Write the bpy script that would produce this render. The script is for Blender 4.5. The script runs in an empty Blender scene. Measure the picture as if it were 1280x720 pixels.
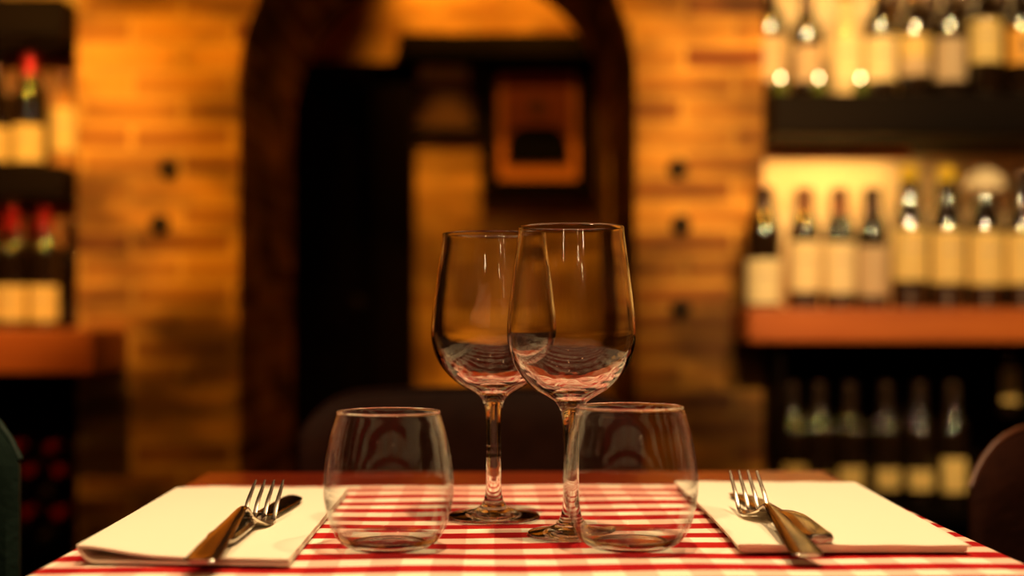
import bpy, bmesh, math, random
from mathutils import Vector, Matrix
random.seed(7)
C = bpy.context.scene
COL = C.collection
PI = math.pi
ZC = 0.911            # eye height of the camera
TT = 0.750            # table top
F = 1600.0

# ------------------------------------------------------------------ materials
def mat(name, color=(.5, .5, .5), rough=.5, metal=0.0, **kw):
    m = bpy.data.materials.new(name); m.use_nodes = True
    b = m.node_tree.nodes['Principled BSDF']
    b.inputs['Base Color'].default_value = (*color, 1)
    b.inputs['Roughness'].default_value = rough
    b.inputs['Metallic'].default_value = metal
    for k, v in kw.items():
        b.inputs[k.replace('_', ' ')].default_value = v
    return m
def nt(m): return m.node_tree.nodes, m.node_tree.links, m.node_tree.nodes['Principled BSDF']
def noise_mat(name, c1, c2, scale=8, rough=.5, stretch=(1, 1, 1), bump=.0, detail=5, metal=0, bscale=None, coat=0):
    m = mat(name, c1, rough, metal); n, l, b = nt(m)
    tc = n.new('ShaderNodeTexCoord'); mp = n.new('ShaderNodeMapping'); mp.inputs['Scale'].default_value = stretch
    no = n.new('ShaderNodeTexNoise'); no.inputs['Scale'].default_value = scale; no.inputs['Detail'].default_value = detail
    cr = n.new('ShaderNodeValToRGB'); cr.color_ramp.elements[0].color = (*c1, 1); cr.color_ramp.elements[1].color = (*c2, 1)
    cr.color_ramp.elements[0].position = .3; cr.color_ramp.elements[1].position = .7
    l.new(tc.outputs['Object'], mp.inputs[0]); l.new(mp.outputs[0], no.inputs['Vector']); l.new(no.outputs['Fac'], cr.inputs[0])
    l.new(cr.outputs[0], b.inputs['Base Color'])
    if coat: b.inputs['Coat Weight'].default_value = coat; b.inputs['Coat Roughness'].default_value = .15
    if bump:
        bp = n.new('ShaderNodeBump'); bp.inputs['Strength'].default_value = bump; bp.inputs['Distance'].default_value = .004
        n2 = n.new('ShaderNodeTexNoise'); n2.inputs['Scale'].default_value = bscale or scale * 4
        l.new(mp.outputs[0], n2.inputs['Vector']); l.new(n2.outputs['Fac'], bp.inputs['Height']); l.new(bp.outputs[0], b.inputs['Normal'])
    return m
def brick_mat(name, ca, cb, mortar, dark=.55):
    m = mat(name, ca, .85); n, l, b = nt(m)
    tc = n.new('ShaderNodeTexCoord')
    sx = n.new('ShaderNodeSeparateXYZ'); l.new(tc.outputs['Object'], sx.inputs[0])
    ad = n.new('ShaderNodeMath'); ad.operation = 'ADD'; l.new(sx.outputs[0], ad.inputs[0]); l.new(sx.outputs[1], ad.inputs[1])
    cx = n.new('ShaderNodeCombineXYZ'); l.new(ad.outputs[0], cx.inputs[0]); l.new(sx.outputs[2], cx.inputs[1])
    # wobble the courses so they read as old hand-laid brick
    nz = n.new('ShaderNodeTexNoise'); nz.inputs['Scale'].default_value = 6; l.new(cx.outputs[0], nz.inputs['Vector'])
    vm = n.new('ShaderNodeVectorMath'); vm.operation = 'MULTIPLY_ADD'; vm.inputs[1].default_value = (.012, .012, 0)
    l.new(nz.outputs['Color'], vm.inputs[0]); l.new(cx.outputs[0], vm.inputs[2])
    br = n.new('ShaderNodeTexBrick'); l.new(vm.outputs[0], br.inputs['Vector'])
    br.inputs['Scale'].default_value = 1; br.inputs['Brick Width'].default_value = .235; br.inputs['Row Height'].default_value = .062
    br.inputs['Mortar Size'].default_value = .009; br.inputs['Mortar Smooth'].default_value = .3; br.inputs['Bias'].default_value = -.08
    br.inputs['Color1'].default_value = (*ca, 1); br.inputs['Color2'].default_value = (*cb, 1); br.inputs['Mortar'].default_value = (*mortar, 1)
    n2 = n.new('ShaderNodeTexNoise'); n2.inputs['Scale'].default_value = 3.2; n2.inputs['Detail'].default_value = 6
    mp = n.new('ShaderNodeMapping'); mp.inputs['Scale'].default_value = (1, 1, 2.2); l.new(tc.outputs['Object'], mp.inputs[0]); l.new(mp.outputs[0], n2.inputs['Vector'])
    cr = n.new('ShaderNodeValToRGB'); cr.color_ramp.elements[0].position = .37; cr.color_ramp.elements[1].position = .62
    cr.color_ramp.elements[0].color = (dark, dark * .8, dark * .6, 1); cr.color_ramp.elements[1].color = (1.1, 1.05, 1, 1)
    l.new(n2.outputs['Fac'], cr.inputs[0])
    mx = n.new('ShaderNodeMix'); mx.data_type = 'RGBA'; mx.blend_type = 'MULTIPLY'; mx.inputs[0].default_value = 1
    l.new(br.outputs['Color'], mx.inputs[6]); l.new(cr.outputs[0], mx.inputs[7]); l.new(mx.outputs[2], b.inputs['Base Color'])
    bp = n.new('ShaderNodeBump'); bp.inputs['Strength'].default_value = .8; bp.inputs['Distance'].default_value = .01
    inv = n.new('ShaderNodeMath'); inv.operation = 'MULTIPLY_ADD'; inv.inputs[1].default_value = -1; l.new(br.outputs['Fac'], inv.inputs[0]); l.new(n2.outputs['Fac'], inv.inputs[2])
    l.new(inv.outputs[0], bp.inputs['Height']); l.new(bp.outputs[0], b.inputs['Normal'])
    return m
def emis(name, color, strength):
    m = mat(name, color, .5); b = m.node_tree.nodes['Principled BSDF']
    b.inputs['Emission Color'].default_value = (*color, 1); b.inputs['Emission Strength'].default_value = strength
    return m

M = {}
M['brick'] = brick_mat('old_brick', (.72, .36, .055), (.17, .038, .006), (.72, .40, .08), .22)
M['brick_far'] = brick_mat('old_brick_far', (.70, .40, .14), (.42, .18, .06), (.6, .38, .15))
M['plaster'] = noise_mat('niche_plaster', (.78, .62, .36), (.66, .46, .24), 6, .8, bump=.3)
M['floor'] = noise_mat('dark_floor', (.06, .03, .018), (.10, .05, .03), 3, .4, (1, 8, 1))
M['ceiling'] = noise_mat('ceiling_plaster', (.35, .2, .1), (.28, .15, .08), 3, .9)
M['table_wood'] = noise_mat('table_wood', (.20, .020, .006), (.13, .011, .004), 14, .30, (1, .15, 1), coat=.5)
M['shelf_wood'] = noise_mat('shelf_wood', (.56, .14, .018), (.38, .08, .010), 10, .45, (.2, 1, 2))
M['dark_wood'] = noise_mat('dark_wood', (.007, .0035, .002), (.004, .002, .0012), 10, .55, (.2, 1, 2))
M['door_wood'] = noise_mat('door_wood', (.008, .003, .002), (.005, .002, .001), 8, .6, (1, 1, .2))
M['iron'] = mat('iron', (.03, .018, .012), .6, .6)
M['leather'] = noise_mat('brown_leather', (.028, .009, .005), (.018, .006, .004), 30, .5, bump=.25)
M['leather_green'] = noise_mat('green_leather', (.012, .024, .020), (.008, .016, .013), 30, .45, bump=.25)
M['wood_rim'] = noise_mat('chair_wood', (.10, .03, .012), (.07, .02, .008), 20, .35, (1, 1, .2))
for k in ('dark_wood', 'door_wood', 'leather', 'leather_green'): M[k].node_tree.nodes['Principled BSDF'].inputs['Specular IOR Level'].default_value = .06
M['steel'] = mat('cutlery_steel', (.44, .40, .35), .18, 1.0)
M['steel_tines_lit'] = mat('tine_steel_lit', (.78, .70, .60), .24, 1.0)  # handle steel with the light on the tines put into its colour
M['steel_knife'] = mat('knife_steel', (.42, .38, .33), .16, 1.0)
M['led'] = emis('led_diffuser', (1, .62, .20), 78)
M['led_top'] = emis('led_diffuser_top', (1, .60, .19), 24)
M['led_dim'] = emis('led_diffuser_dim', (1, .34, .05), 13)

# drinking glass
def glass_mat(name, wav, z0, z1, rim, bz=None):
    """solid refracting glass up to height z0; above z1 the wall is so thin that light passes straight through it."""
    m = mat(name, (1, 1, 1), 0.0, 0, Transmission_Weight=1.0, IOR=1.46)
    n, l, b = nt(m); tc = n.new('ShaderNodeTexCoord')
    mp = n.new('ShaderNodeMapping'); mp.inputs['Scale'].default_value = (1, 1, 2.2)
    no = n.new('ShaderNodeTexNoise'); no.inputs['Scale'].default_value = 34; no.inputs['Detail'].default_value = 2
    bp = n.new('ShaderNodeBump'); bp.inputs['Strength'].default_value = wav; bp.inputs['Distance'].default_value = .002
    l.new(tc.outputs['Object'], mp.inputs[0]); l.new(mp.outputs[0], no.inputs['Vector']); l.new(no.outputs['Fac'], bp.inputs['Height'])
    l.new(bp.outputs[0], b.inputs['Normal'])
    tr = n.new('ShaderNodeBsdfTransparent'); gl = n.new('ShaderNodeBsdfGlossy'); gl.inputs['Roughness'].default_value = .01
    lw = n.new('ShaderNodeLayerWeight'); lw.inputs['Blend'].default_value = .5
    pw = n.new('ShaderNodeMath'); pw.operation = 'POWER'; pw.inputs[1].default_value = 3.2; l.new(lw.outputs['Facing'], pw.inputs[0])
    sc = n.new('ShaderNodeMath'); sc.operation = 'MULTIPLY_ADD'; sc.inputs[1].default_value = .90; sc.inputs[2].default_value = .012; l.new(pw.outputs[0], sc.inputs[0])
    thin = n.new('ShaderNodeMixShader'); l.new(sc.outputs[0], thin.inputs[0]); l.new(tr.outputs[0], thin.inputs[1]); l.new(gl.outputs[0], thin.inputs[2])
    sx = n.new('ShaderNodeSeparateXYZ'); l.new(tc.outputs['Object'], sx.inputs[0])
    mr = n.new('ShaderNodeMapRange'); mr.inputs['From Min'].default_value = z0; mr.inputs['From Max'].default_value = z1; l.new(sx.outputs[2], mr.inputs['Value'])
    lt = n.new('ShaderNodeMath'); lt.operation = 'LESS_THAN'; lt.inputs[1].default_value = rim; l.new(sx.outputs[2], lt.inputs[0])
    ml = n.new('ShaderNodeMath'); ml.operation = 'MULTIPLY'; l.new(mr.outputs[0], ml.inputs[0]); l.new(lt.outputs[0], ml.inputs[1])
    if bz:
        m3 = n.new('ShaderNodeMapRange'); m3.inputs['From Min'].default_value = bz; m3.inputs['From Max'].default_value = bz + .03
        m3.inputs['To Min'].default_value = wav; m3.inputs['To Max'].default_value = .03; l.new(sx.outputs[2], m3.inputs['Value']); l.new(m3.outputs[0], bp.inputs['Strength'])
    mx = n.new('ShaderNodeMixShader'); l.new(ml.outputs[0], mx.inputs[0]); l.new(b.outputs[0], mx.inputs[1]); l.new(thin.outputs[0], mx.inputs[2])
    l.new(mx.outputs[0], n['Material Output'].inputs['Surface'])
    return m
M['glass_wine'] = glass_mat('wine_glass_crystal', .32, 1.0, 1.1, 9, .118)
M['glass_water'] = glass_mat('water_glass_crystal', .10, .0055, .0085, .0905)

# napkin linen
def linen():
    m = mat('napkin_linen', (.86, .80, .66), .95, 0); n, l, b = nt(m)
    tc = n.new('ShaderNodeTexCoord'); w = n.new('ShaderNodeTexNoise'); w.inputs['Scale'].default_value = 900
    bp = n.new('ShaderNodeBump'); bp.inputs['Strength'].default_value = .15; bp.inputs['Distance'].default_value = .0005
    l.new(tc.outputs['Object'], w.inputs['Vector']); l.new(w.outputs['Fac'], bp.inputs['Height']); l.new(bp.outputs[0], b.inputs['Normal'])
    return m
M['linen'] = linen()

# red and white gingham, UV in metres
def gingham():
    m = mat('gingham_cotton', (.8, .1, .1), .9); n, l, b = nt(m)
    uv = n.new('ShaderNodeUVMap'); uv.uv_map = 'UVMap'
    nz = n.new('ShaderNodeTexNoise'); nz.inputs['Scale'].default_value = 9; nz.inputs['Detail'].default_value = 3
    l.new(uv.outputs[0], nz.inputs['Vector'])
    vm = n.new('ShaderNodeVectorMath'); vm.operation = 'MULTIPLY_ADD'; vm.inputs[1].default_value = (.004, .005, 0)
    l.new(nz.outputs['Color'], vm.inputs[0]); l.new(uv.outputs[0], vm.inputs[2])
    sp = n.new('ShaderNodeSeparateXYZ'); l.new(vm.outputs[0], sp.inputs[0])
    P = .0400
    def stripe(sock, phase, duty):
        a = n.new('ShaderNodeMath'); a.operation = 'SUBTRACT'; a.inputs[1].default_value = phase; l.new(sock, a.inputs[0])
        d = n.new('ShaderNodeMath'); d.operation = 'DIVIDE'; d.inputs[1].default_value = P; l.new(a.outputs[0], d.inputs[0])
        f = n.new('ShaderNodeMath'); f.operation = 'FRACT'; l.new(d.outputs[0], f.inputs[0])
        t = n.new('ShaderNodeMath'); t.operation = 'SUBTRACT'; t.inputs[1].default_value = .5; l.new(f.outputs[0], t.inputs[0])
        ab = n.new('ShaderNodeMath'); ab.operation = 'ABSOLUTE'; l.new(t.outputs[0], ab.inputs[0])
        mr = n.new('ShaderNodeMapRange'); mr.inputs['From Min'].default_value = duty / 2 - .015; mr.inputs['From Max'].default_value = duty / 2 + .015
        mr.inputs['To Min'].default_value = 1; mr.inputs['To Max'].default_value = 0; l.new(ab.outputs[0], mr.inputs['Value'])
        return mr.outputs[0]
    row = stripe(sp.outputs[1], .8035 - .02 + .0025, .52)      # bands across the table
    colm = stripe(sp.outputs[0], .005, .5)
    def mix(f, a, bb):
        x = n.new('ShaderNodeMix'); x.data_type = 'RGBA'; l.new(f, x.inputs[0])
        for i, v in ((6, a), (7, bb)):
            if isinstance(v, tuple): x.inputs[i].default_value = (*v, 1)
            else: l.new(v, x.inputs[i])
        return x.outputs[2]
    light = mix(colm, (.88, .80, .66), (.84, .53, .43))
    red = mix(colm, (.42, .014, .012), (.33, .005, .008))
    l.new(mix(row, light, red), b.inputs['Base Color'])
    b.inputs['Specular IOR Level'].default_value = .1
    w = n.new('ShaderNodeTexNoise'); w.inputs['Scale'].default_value = 700; l.new(uv.outputs[0], w.inputs['Vector'])
    bp = n.new('ShaderNodeBump'); bp.inputs['Strength'].default_value = .2; bp.inputs['Distance'].default_value = .0005
    l.new(w.outputs['Fac'], bp.inputs['Height']); l.new(bp.outputs[0], b.inputs['Normal'])
    return m
M['gingham'] = gingham()
_mc = {}
def cm(name, c, rough=.5, metal=0, **kw):
    if name not in _mc: _mc[name] = mat(name, c, rough, metal, **kw)
    return _mc[name]

# ------------------------------------------------------------------ helpers
def smooth(me, ang=40):
    for p in me.polygons: p.use_smooth = True
    try: me.set_sharp_from_angle(angle=math.radians(ang))
    except Exception: pass
def obj(name, bm, m, parent=None, sm=True, loc=None):
    me = bpy.data.meshes.new(name); bmesh.ops.recalc_face_normals(bm, faces=bm.faces); bm.to_mesh(me); bm.free()
    if sm: smooth(me)
    o = bpy.data.objects.new(name, me); COL.objects.link(o)
    if m: me.materials.append(m)
    if parent: o.parent = parent
    if loc: o.location = loc
    return o
def empty(name, loc=(0, 0, 0), rz=0):
    o = bpy.data.objects.new(name, None); COL.objects.link(o); o.location = loc; o.rotation_euler = (0, 0, rz); o.empty_display_size = .05
    return o
def tag(o, label, cat, group=None, kind=None):
    o['label'] = label; o['category'] = cat
    if group: o['group'] = group
    if kind: o['kind'] = kind
    return o
def struct(name, bm, m, parent=None, sm=False):
    o = obj(name, bm, m, parent, sm)
    if not parent: o['kind'] = 'structure'
    return o
def box(bm, x0, x1, y0, y1, z0, z1, bev=0, seg=2, mtx=None):
    r = bmesh.ops.create_cube(bm, size=1)
    vs = r['verts']
    for v in vs:
        v.co = Vector(((x0 + x1) / 2 + v.co.x * (x1 - x0), (y0 + y1) / 2 + v.co.y * (y1 - y0), (z0 + z1) / 2 + v.co.z * (z1 - z0)))
    if bev:
        es = list({e for v in vs for e in v.link_edges})
        r2 = bmesh.ops.bevel(bm, geom=es, offset=bev, segments=seg, affect='EDGES', profile=.5)
        vs = list({v for f in r2['faces'] for v in f.verts} | {v for v in vs if v.is_valid})
    if mtx:
        for v in vs: v.co = mtx @ v.co
    return vs
def catmull(pts, n=6):
    out = []
    P = [pts[0]] + list(pts) + [pts[-1]]
    for i in range(1, len(P) - 2):
        for k in range(n):
            t = k / n
            p0, p1, p2, p3 = P[i - 1], P[i], P[i + 1], P[i + 2]
            out.append(tuple(.5 * ((2 * b) + (-a + c) * t + (2 * a - 5 * b + 4 * c - d) * t * t + (-a + 3 * b - 3 * c + d) * t ** 3) for a, b, c, d in zip(p0, p1, p2, p3)))
    out.append(tuple(pts[-1]))
    return out
def lathe(bm, prof, n=32, mtx=None):
    """prof: (r, z) list; r = 0 closes on the axis."""
    rings = []
    for r, z in prof:
        if r < 1e-6: rings.append([bm.verts.new((0, 0, z))])
        else: rings.append([bm.verts.new((r * math.cos(2 * PI * k / n), r * math.sin(2 * PI * k / n), z)) for k in range(n)])
    for a, b in zip(rings, rings[1:]):
        for k in range(n):
            k2 = (k + 1) % n
            q = [a[k % len(a)], a[k2 % len(a)], b[k2 % len(b)], b[k % len(b)]]
            f = []
            for v in q:
                if v not in f: f.append(v)
            if len(f) > 2: bm.faces.new(f)
    if mtx:
        for ring in rings:
            for v in ring: v.co = mtx @ v.co
    return rings
def sweep(bm, path, secs, closed_ends=True):
    """path: list of centre points; secs: list of lists of (a, b) offsets in the frame (side, up)."""
    rings = []
    for i, p in enumerate(path):
        p = Vector(p); t = (Vector(path[min(i + 1, len(path) - 1)]) - Vector(path[max(i - 1, 0)])).normalized()
        up = Vector((0, 0, 1)) if abs(t.z) < .95 else Vector((0, 1, 0))
        side = t.cross(up).normalized(); u2 = side.cross(t).normalized()
        rings.append([bm.verts.new(p + side * a + u2 * b) for a, b in secs[i]])
    n = len(rings[0])
    for a, b in zip(rings, rings[1:]):
        for k in range(n): bm.faces.new((a[k], a[(k + 1) % n], b[(k + 1) % n], b[k]))
    if closed_ends:
        bm.faces.new(rings[0]); bm.faces.new(list(reversed(rings[-1])))
    return rings
def circ(r, n=12, ry=None): return [(r * math.cos(2 * PI * k / n), (ry or r) * math.sin(2 * PI * k / n)) for k in range(n)]
def tube(bm, path, r, n=12, taper=None):
    m = len(path); sweep(bm, path, [circ(r * (1 if not taper else taper[0] + (taper[1] - taper[0]) * i / (m - 1)), n) for i in range(m)])

# pixel of the photograph at a known distance -> world (used only to read measurements)
def WX(px, D): return (px - 640) * D / F
def WZ(py, D): return ZC - (py - 393) * D / F

# ------------------------------------------------------------------ room shell
bm = bmesh.new(); box(bm, -3.2, 3.2, -2.6, 5.2, -.10, 0); struct('floor', bm, M['floor'])
bm = bmesh.new(); box(bm, -3.2, 3.2, -2.6, 5.2, 2.75, 2.85); struct('ceiling', bm, M['ceiling'])
bm = bmesh.new(); box(bm, -3.3, -3.2, -2.6, 5.2, 0, 2.75); struct('wall_left', bm, M['brick_far'])
bm = bmesh.new(); box(bm, 3.2, 3.3, -2.6, 5.2, 0, 2.75); struct('wall_right', bm, M['brick_far'])
bm = bmesh.new(); box(bm, -3.2, 3.2, -2.7, -2.6, 0, 2.75); struct('wall_rear', bm, M['brick_far'])
# the pierced brick wall: piers, outer walls and the spandrel over a round arch
LX, AX0, AX1, RX = -1.02, -.64, .29, .59
ACX, AR, ASZ = (AX0 + AX1) / 2, (AX1 - AX0) / 2, 1.45
W0, W1, W2 = 3.0, 3.28, 3.75
bm = bmesh.new()
box(bm, LX, AX0, W0, W2, 0, 2.75); box(bm, AX1, RX, W0, W2, 0, 2.75)
box(bm, -3.2, -1.85, W0, W1, 0, 2.75); box(bm, 1.6, 3.2, W0, W1, 0, 2.75)
N = 40
prof = [(ACX - AR * math.cos(PI * k / N), ASZ + AR * math.sin(PI * k / N)) for k in range(N + 1)]
fr = [[bm.verts.new((x, y, z)) for x, z in prof] for y in (W0, W2)]
tp = [[bm.verts.new((x, y, 2.75)) for x, z in prof] for y in (W0, W2)]
for k in range(N):
    bm.faces.new((fr[0][k], fr[0][k + 1], tp[0][k + 1], tp[0][k]))
    bm.faces.new((fr[1][k + 1], fr[1][k], tp[1][k], tp[1][k + 1]))
    bm.faces.new((fr[0][k + 1], fr[0][k], fr[1][k], fr[1][k + 1]))
bmesh.ops.recalc_face_normals(bm, faces=bm.faces)
struct('wall_arch', bm, M['brick'])
# niche backs
bm = bmesh.new(); box(bm, -1.85, LX, W1 + .04, W1 + .10, 0, 2.75); struct('wall_niche_left', bm, M['plaster'])
bm = bmesh.new(); box(bm, RX, 1.6, W1 + .04, W1 + .10, 0, 2.75); struct('wall_niche_right', bm, M['plaster'])
# room behind the arch
B0 = 4.60
bm = bmesh.new(); box(bm, -1.6, 1.3, B0, B0 + .1, 0, 2.75); struct('wall_back', bm, M['brick_far'])
bm = bmesh.new(); box(bm, -1.7, -1.6, W2 + .01, B0 + .1, 0, 2.75); struct('wall_passage_left', bm, M['brick_far'])
bm = bmesh.new(); box(bm, 1.3, 1.4, W2 + .01, B0 + .1, 0, 2.75); struct('wall_passage_right', bm, M['brick_far'])
# dark door in the back wall
dx0, dx1 = WX(318, B0), WX(468, B0)
d = empty('door_1', ((dx0 + dx1) / 2, B0 - .03, 0)); d['kind'] = 'structure'
w = (dx1 - dx0) / 2
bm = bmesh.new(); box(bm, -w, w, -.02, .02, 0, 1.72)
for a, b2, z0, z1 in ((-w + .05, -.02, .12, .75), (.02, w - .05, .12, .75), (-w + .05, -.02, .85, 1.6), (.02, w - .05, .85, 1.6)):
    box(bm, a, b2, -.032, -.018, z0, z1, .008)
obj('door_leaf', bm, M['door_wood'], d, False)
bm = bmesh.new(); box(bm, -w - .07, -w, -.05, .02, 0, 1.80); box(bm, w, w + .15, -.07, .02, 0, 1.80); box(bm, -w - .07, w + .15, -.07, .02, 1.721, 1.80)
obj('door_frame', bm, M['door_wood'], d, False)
bm = bmesh.new(); lathe(bm, [(0, 0), (.012, 0), (.009, .03), (.022, .045), (.024, .06), (0, .07)], 16, Matrix.Translation((w - .05, -.02, .95)) @ Matrix.Rotation(PI / 2, 4, 'X'))
obj('door_handle', bm, M['iron'], d)
# timber lintel on the back wall
bm = bmesh.new(); box(bm, WX(500, B0), WX(860, B0), B0 - .10, B0, WZ(78, B0), WZ(48, B0), .008); struct('trim_1', bm, M['dark_wood'])

# ------------------------------------------------------------------ framed pictures in the passage
def frame_obj(label, x0, x1, z0, z1, bw, mats, art):
    r = empty('framed_picture', ((x0 + x1) / 2, B0 - .001, z0)); W = (x1 - x0) / 2; H = z1 - z0
    bm = bmesh.new()
    for a in ((-W, W, 0, bw), (-W, W, H - bw, H), (-W, -W + bw, bw, H - bw), (W - bw, W, bw, H - bw)):
        box(bm, a[0], a[1], -.04, 0, a[2], a[3], .005)
    obj('frame', bm, mats[0], r, False)
    art(r, W - bw, bw, H - bw, mats)
    tag(r, label, 'picture', None)
    return r
def art_big(r, w, z0, z1, m):
    bm = bmesh.new(); box(bm, -w, w, -.012, -.002, z0, z1); obj('mat_board', bm, m[1], r, False)
    H = z1 - z0
    bm = bmesh.new(); box(bm, -w * .82, w * .82, -.014, -.012, z0 + H * .15, z0 + H * .97, 0); obj('print', bm, m[2], r, False)
    bm = bmesh.new()      # dark rounded shape low in the print
    pts = []
    for x, z in catmull([(-.76, .155), (-.77, .31), (-.66, .44), (-.36, .50), (0, .505), (.40, .50), (.66, .43), (.77, .31), (.76, .155)], 5): pts.append((x * w, z0 + z * H))
    lo = [bm.verts.new((x, -.0142, z)) for x, z in pts]; hi = [bm.verts.new((x, -.0165, z)) for x, z in pts]
    bm.faces.new(lo); bm.faces.new(hi)
    for k in range(len(lo)):
        k2 = (k + 1) % len(lo); bm.faces.new((lo[k], lo[k2], hi[k2], hi[k]))
    obj('printed_shape', bm, m[3], r, False)
    bm = bmesh.new(); lathe(bm, [(0, 0), (.030, 0), (.030, .002), (0, .002)], 24, Matrix.Translation((0.0, -.0142, z0 + H * .68)) @ Matrix.Rotation(PI / 2, 4, 'X') @ Matrix.Diagonal((1, 1.2, 1, 1)))
    obj('printed_disc', bm, m[4], r, False)
frame_obj('tall dark framed print with red brown mat and black shape, hanging in the passage', WX(602, B0), WX(742, B0), WZ(246, B0), WZ(72, B0), .058,
          [M['dark_wood'], cm('print_mat', (.72, .24, .05), .7), cm('print_paper', (.30, .06, .02), .7), cm('print_black', (.004, .003, .003), .9, 0, Specular_IOR_Level=.05), cm('print_brown', (.12, .03, .012), .7)], art_big)
def art_small(r, w, z0, z1, m):
    H = z1 - z0
    bm = bmesh.new(); box(bm, -w, w, -.012, -.002, z0, z1); obj('print', bm, m[1], r, False)
    bm = bmesh.new(); box(bm, -w * .9, w * .8, -.014, -.0122, z0 + H * .72, z1 - .005); obj('pale_strip', bm, m[2], r, False)
frame_obj('small dark framed picture with a pale strip along its top, beside the tall print', WX(512, B0), WX(600, B0), WZ(168, B0), WZ(74, B0), .022,
          [M['dark_wood'], cm('small_print', (.10, .035, .012), .6), cm('small_strip', (.75, .5, .15), .6)], art_small)

# ------------------------------------------------------------------ iron bolts on the piers
bolt = None
BL = ['iron bolt head on the left brick pier, upper of two', 'iron bolt head on the left brick pier, lower of two',
      'iron bolt head on the right brick pier, topmost of three', 'iron bolt head on the right brick pier, middle of three', 'iron bolt head on the right brick pier, lowest of three']
for (px, py), lb in zip(((211, 211), (200, 281), (847, 211), (851, 281), (851, 386)), BL):
    if bolt is None:
        bm = bmesh.new(); lathe(bm, [(0, 0), (.024, 0), (.024, .004), (.016, .010), (.015, .022), (.008, .028), (0, .029)], 18, Matrix.Rotation(PI / 2, 4, 'X'))
        bolt = o = obj('wall_bolt', bm, M['iron'])
    else:
        o = bolt.copy(); COL.objects.link(o)
    o.location = (WX(px, W0), W0, WZ(py, W0)); tag(o, lb, 'bolt', 'iron bolts on the brick piers')

# ------------------------------------------------------------------ shelves
def board(name, x0, x1, y0, y1, z0, z1, m, label, cat='shelf', group=None):
    bm = bmesh.new(); box(bm, x0, x1, y0, y1, z0, z1, .006); o = obj(name, bm, m, None, False)
    tag(o, label, cat, group); return o
BK = W1 + .04
RZ1, LZ1 = .925, .878
board('wall_shelf', .516, 1.6, 2.80, BK, .850, RZ1, M['shelf_wood'], 'long orange brown wooden shelf right of the arch, carrying the lower bottle row')
board('wall_shelf', RX + .005, 1.6, 2.92, BK, 1.322, 1.416, M['dark_wood'], 'thick black shelf right of the arch, carrying the upper bottle row')
board('wall_shelf', -1.85, -.902, 2.75, BK, .784, LZ1, M['shelf_wood'], 'orange brown wooden shelf left of the arch, under the red capped bottles')
board('wall_shelf', -1.85, LX - .005, 2.92, BK, 1.179, 1.252, M['dark_wood'], 'black shelf left of the arch, second from the top')
board('wall_shelf', -1.85, LX - .005, 2.92, BK, 1.545, 1.635, M['dark_wood'], 'topmost black shelf left of the arch')
# shelf boards meet the piers, so cut the board feet: they start in front of the wall; piers stay whole
def led(x0, x1, y, z, m, label):
    r = empty('light_strip', ((x0 + x1) / 2, y, z)); W = (x1 - x0) / 2
    bm = bmesh.new(); box(bm, -W, W, -.012, .012, -.006, 0); obj('channel', bm, M['iron'], r, False)
    bm = bmesh.new(); box(bm, -W + .005, W - .005, -.008, .008, -.010, -.0062); obj('diffuser', bm, m, r, False)
    bm = bmesh.new(); box(bm, -W, W, -.068, -.056, -.030, 0, .002); obj('valance', bm, M['shelf_wood'], r, False)
    tag(r, label, 'light strip')
led(RX + .02, .98, 3.22, 1.322, M['led'], 'glowing light strip under the black shelf on the right')
led(LX - .80, LX - .02, 3.22, 1.179, M['led_dim'], 'dim light strip under the second black shelf on the left')
led(LX - .80, LX - .02, 3.22, 1.545, M['led_dim'], 'dim light strip under the topmost black shelf on the left')
board('wall_shelf', RX + .005, 1.6, 2.95, BK, 1.80, 1.86, M['dark_wood'], 'topmost black shelf on the right, above the upper bottle row')
led(RX + .02, 1.10, 3.24, 1.80, M['led_top'], 'glowing light strip above the upper bottle row on the right')

# ------------------------------------------------------------------ bottles
def bottle_prof(kind, h, R):
    if kind == 'bordeaux':
        p = [(0, .006), (R * .7, .002), (R * .93, 0), (R, .006), (R, h * .60), (R * .99, h * .63), (R * .86, h * .68), (R * .60, h * .725), (R * .48, h * .76), (R * .44, h * .82), (R * .42, h * .95), (R * .46, h * .955), (R * .46, h * .99), (R * .38, h), (0, h)]
    elif kind == 'stout':
        p = [(0, .006), (R * .7, .002), (R * .93, 0), (R, .006), (R, h * .58), (R * .98, h * .63), (R * .88, h * .70), (R * .70, h * .76), (R * .60, h * .81), (R * .54, h * .88), (R * .52, h * .95), (R * .56, h * .955), (R * .56, h * .99), (R * .48, h), (0, h)]
    elif kind == 'champagne':
        p = [(0, .006), (R * .7, .002), (R * .93, 0), (R, .008), (R, h * .50), (R * .97, h * .56), (R * .84, h * .64), (R * .66, h * .71), (R * .56, h * .78), (R * .50, h * .88), (R * .48, h * .93), (R * .50, h * .94), (R * .50, h * .96), (R * .44, h * .985), (R * .2, h), (0, h)]
    else:  # burgundy
        p = [(0, .006), (R * .7, .002), (R * .93, 0), (R, .006), (R, h * .48), (R * .97, h * .53), (R * .82, h * .61), (R * .60, h * .69), (R * .45, h * .77), (R * .38, h * .84), (R * .36, h * .95), (R * .41, h * .955), (R * .41, h * .99), (R * .33, h), (0, h)]
    return p
def prof_r(p, z):
    best = 0
    for (r0, z0), (r1, z1) in zip(p, p[1:]):
        if z1 > z0 and z0 <= z <= z1: best = r0 + (r1 - r0) * (z - z0) / (z1 - z0)
    return best
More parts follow.
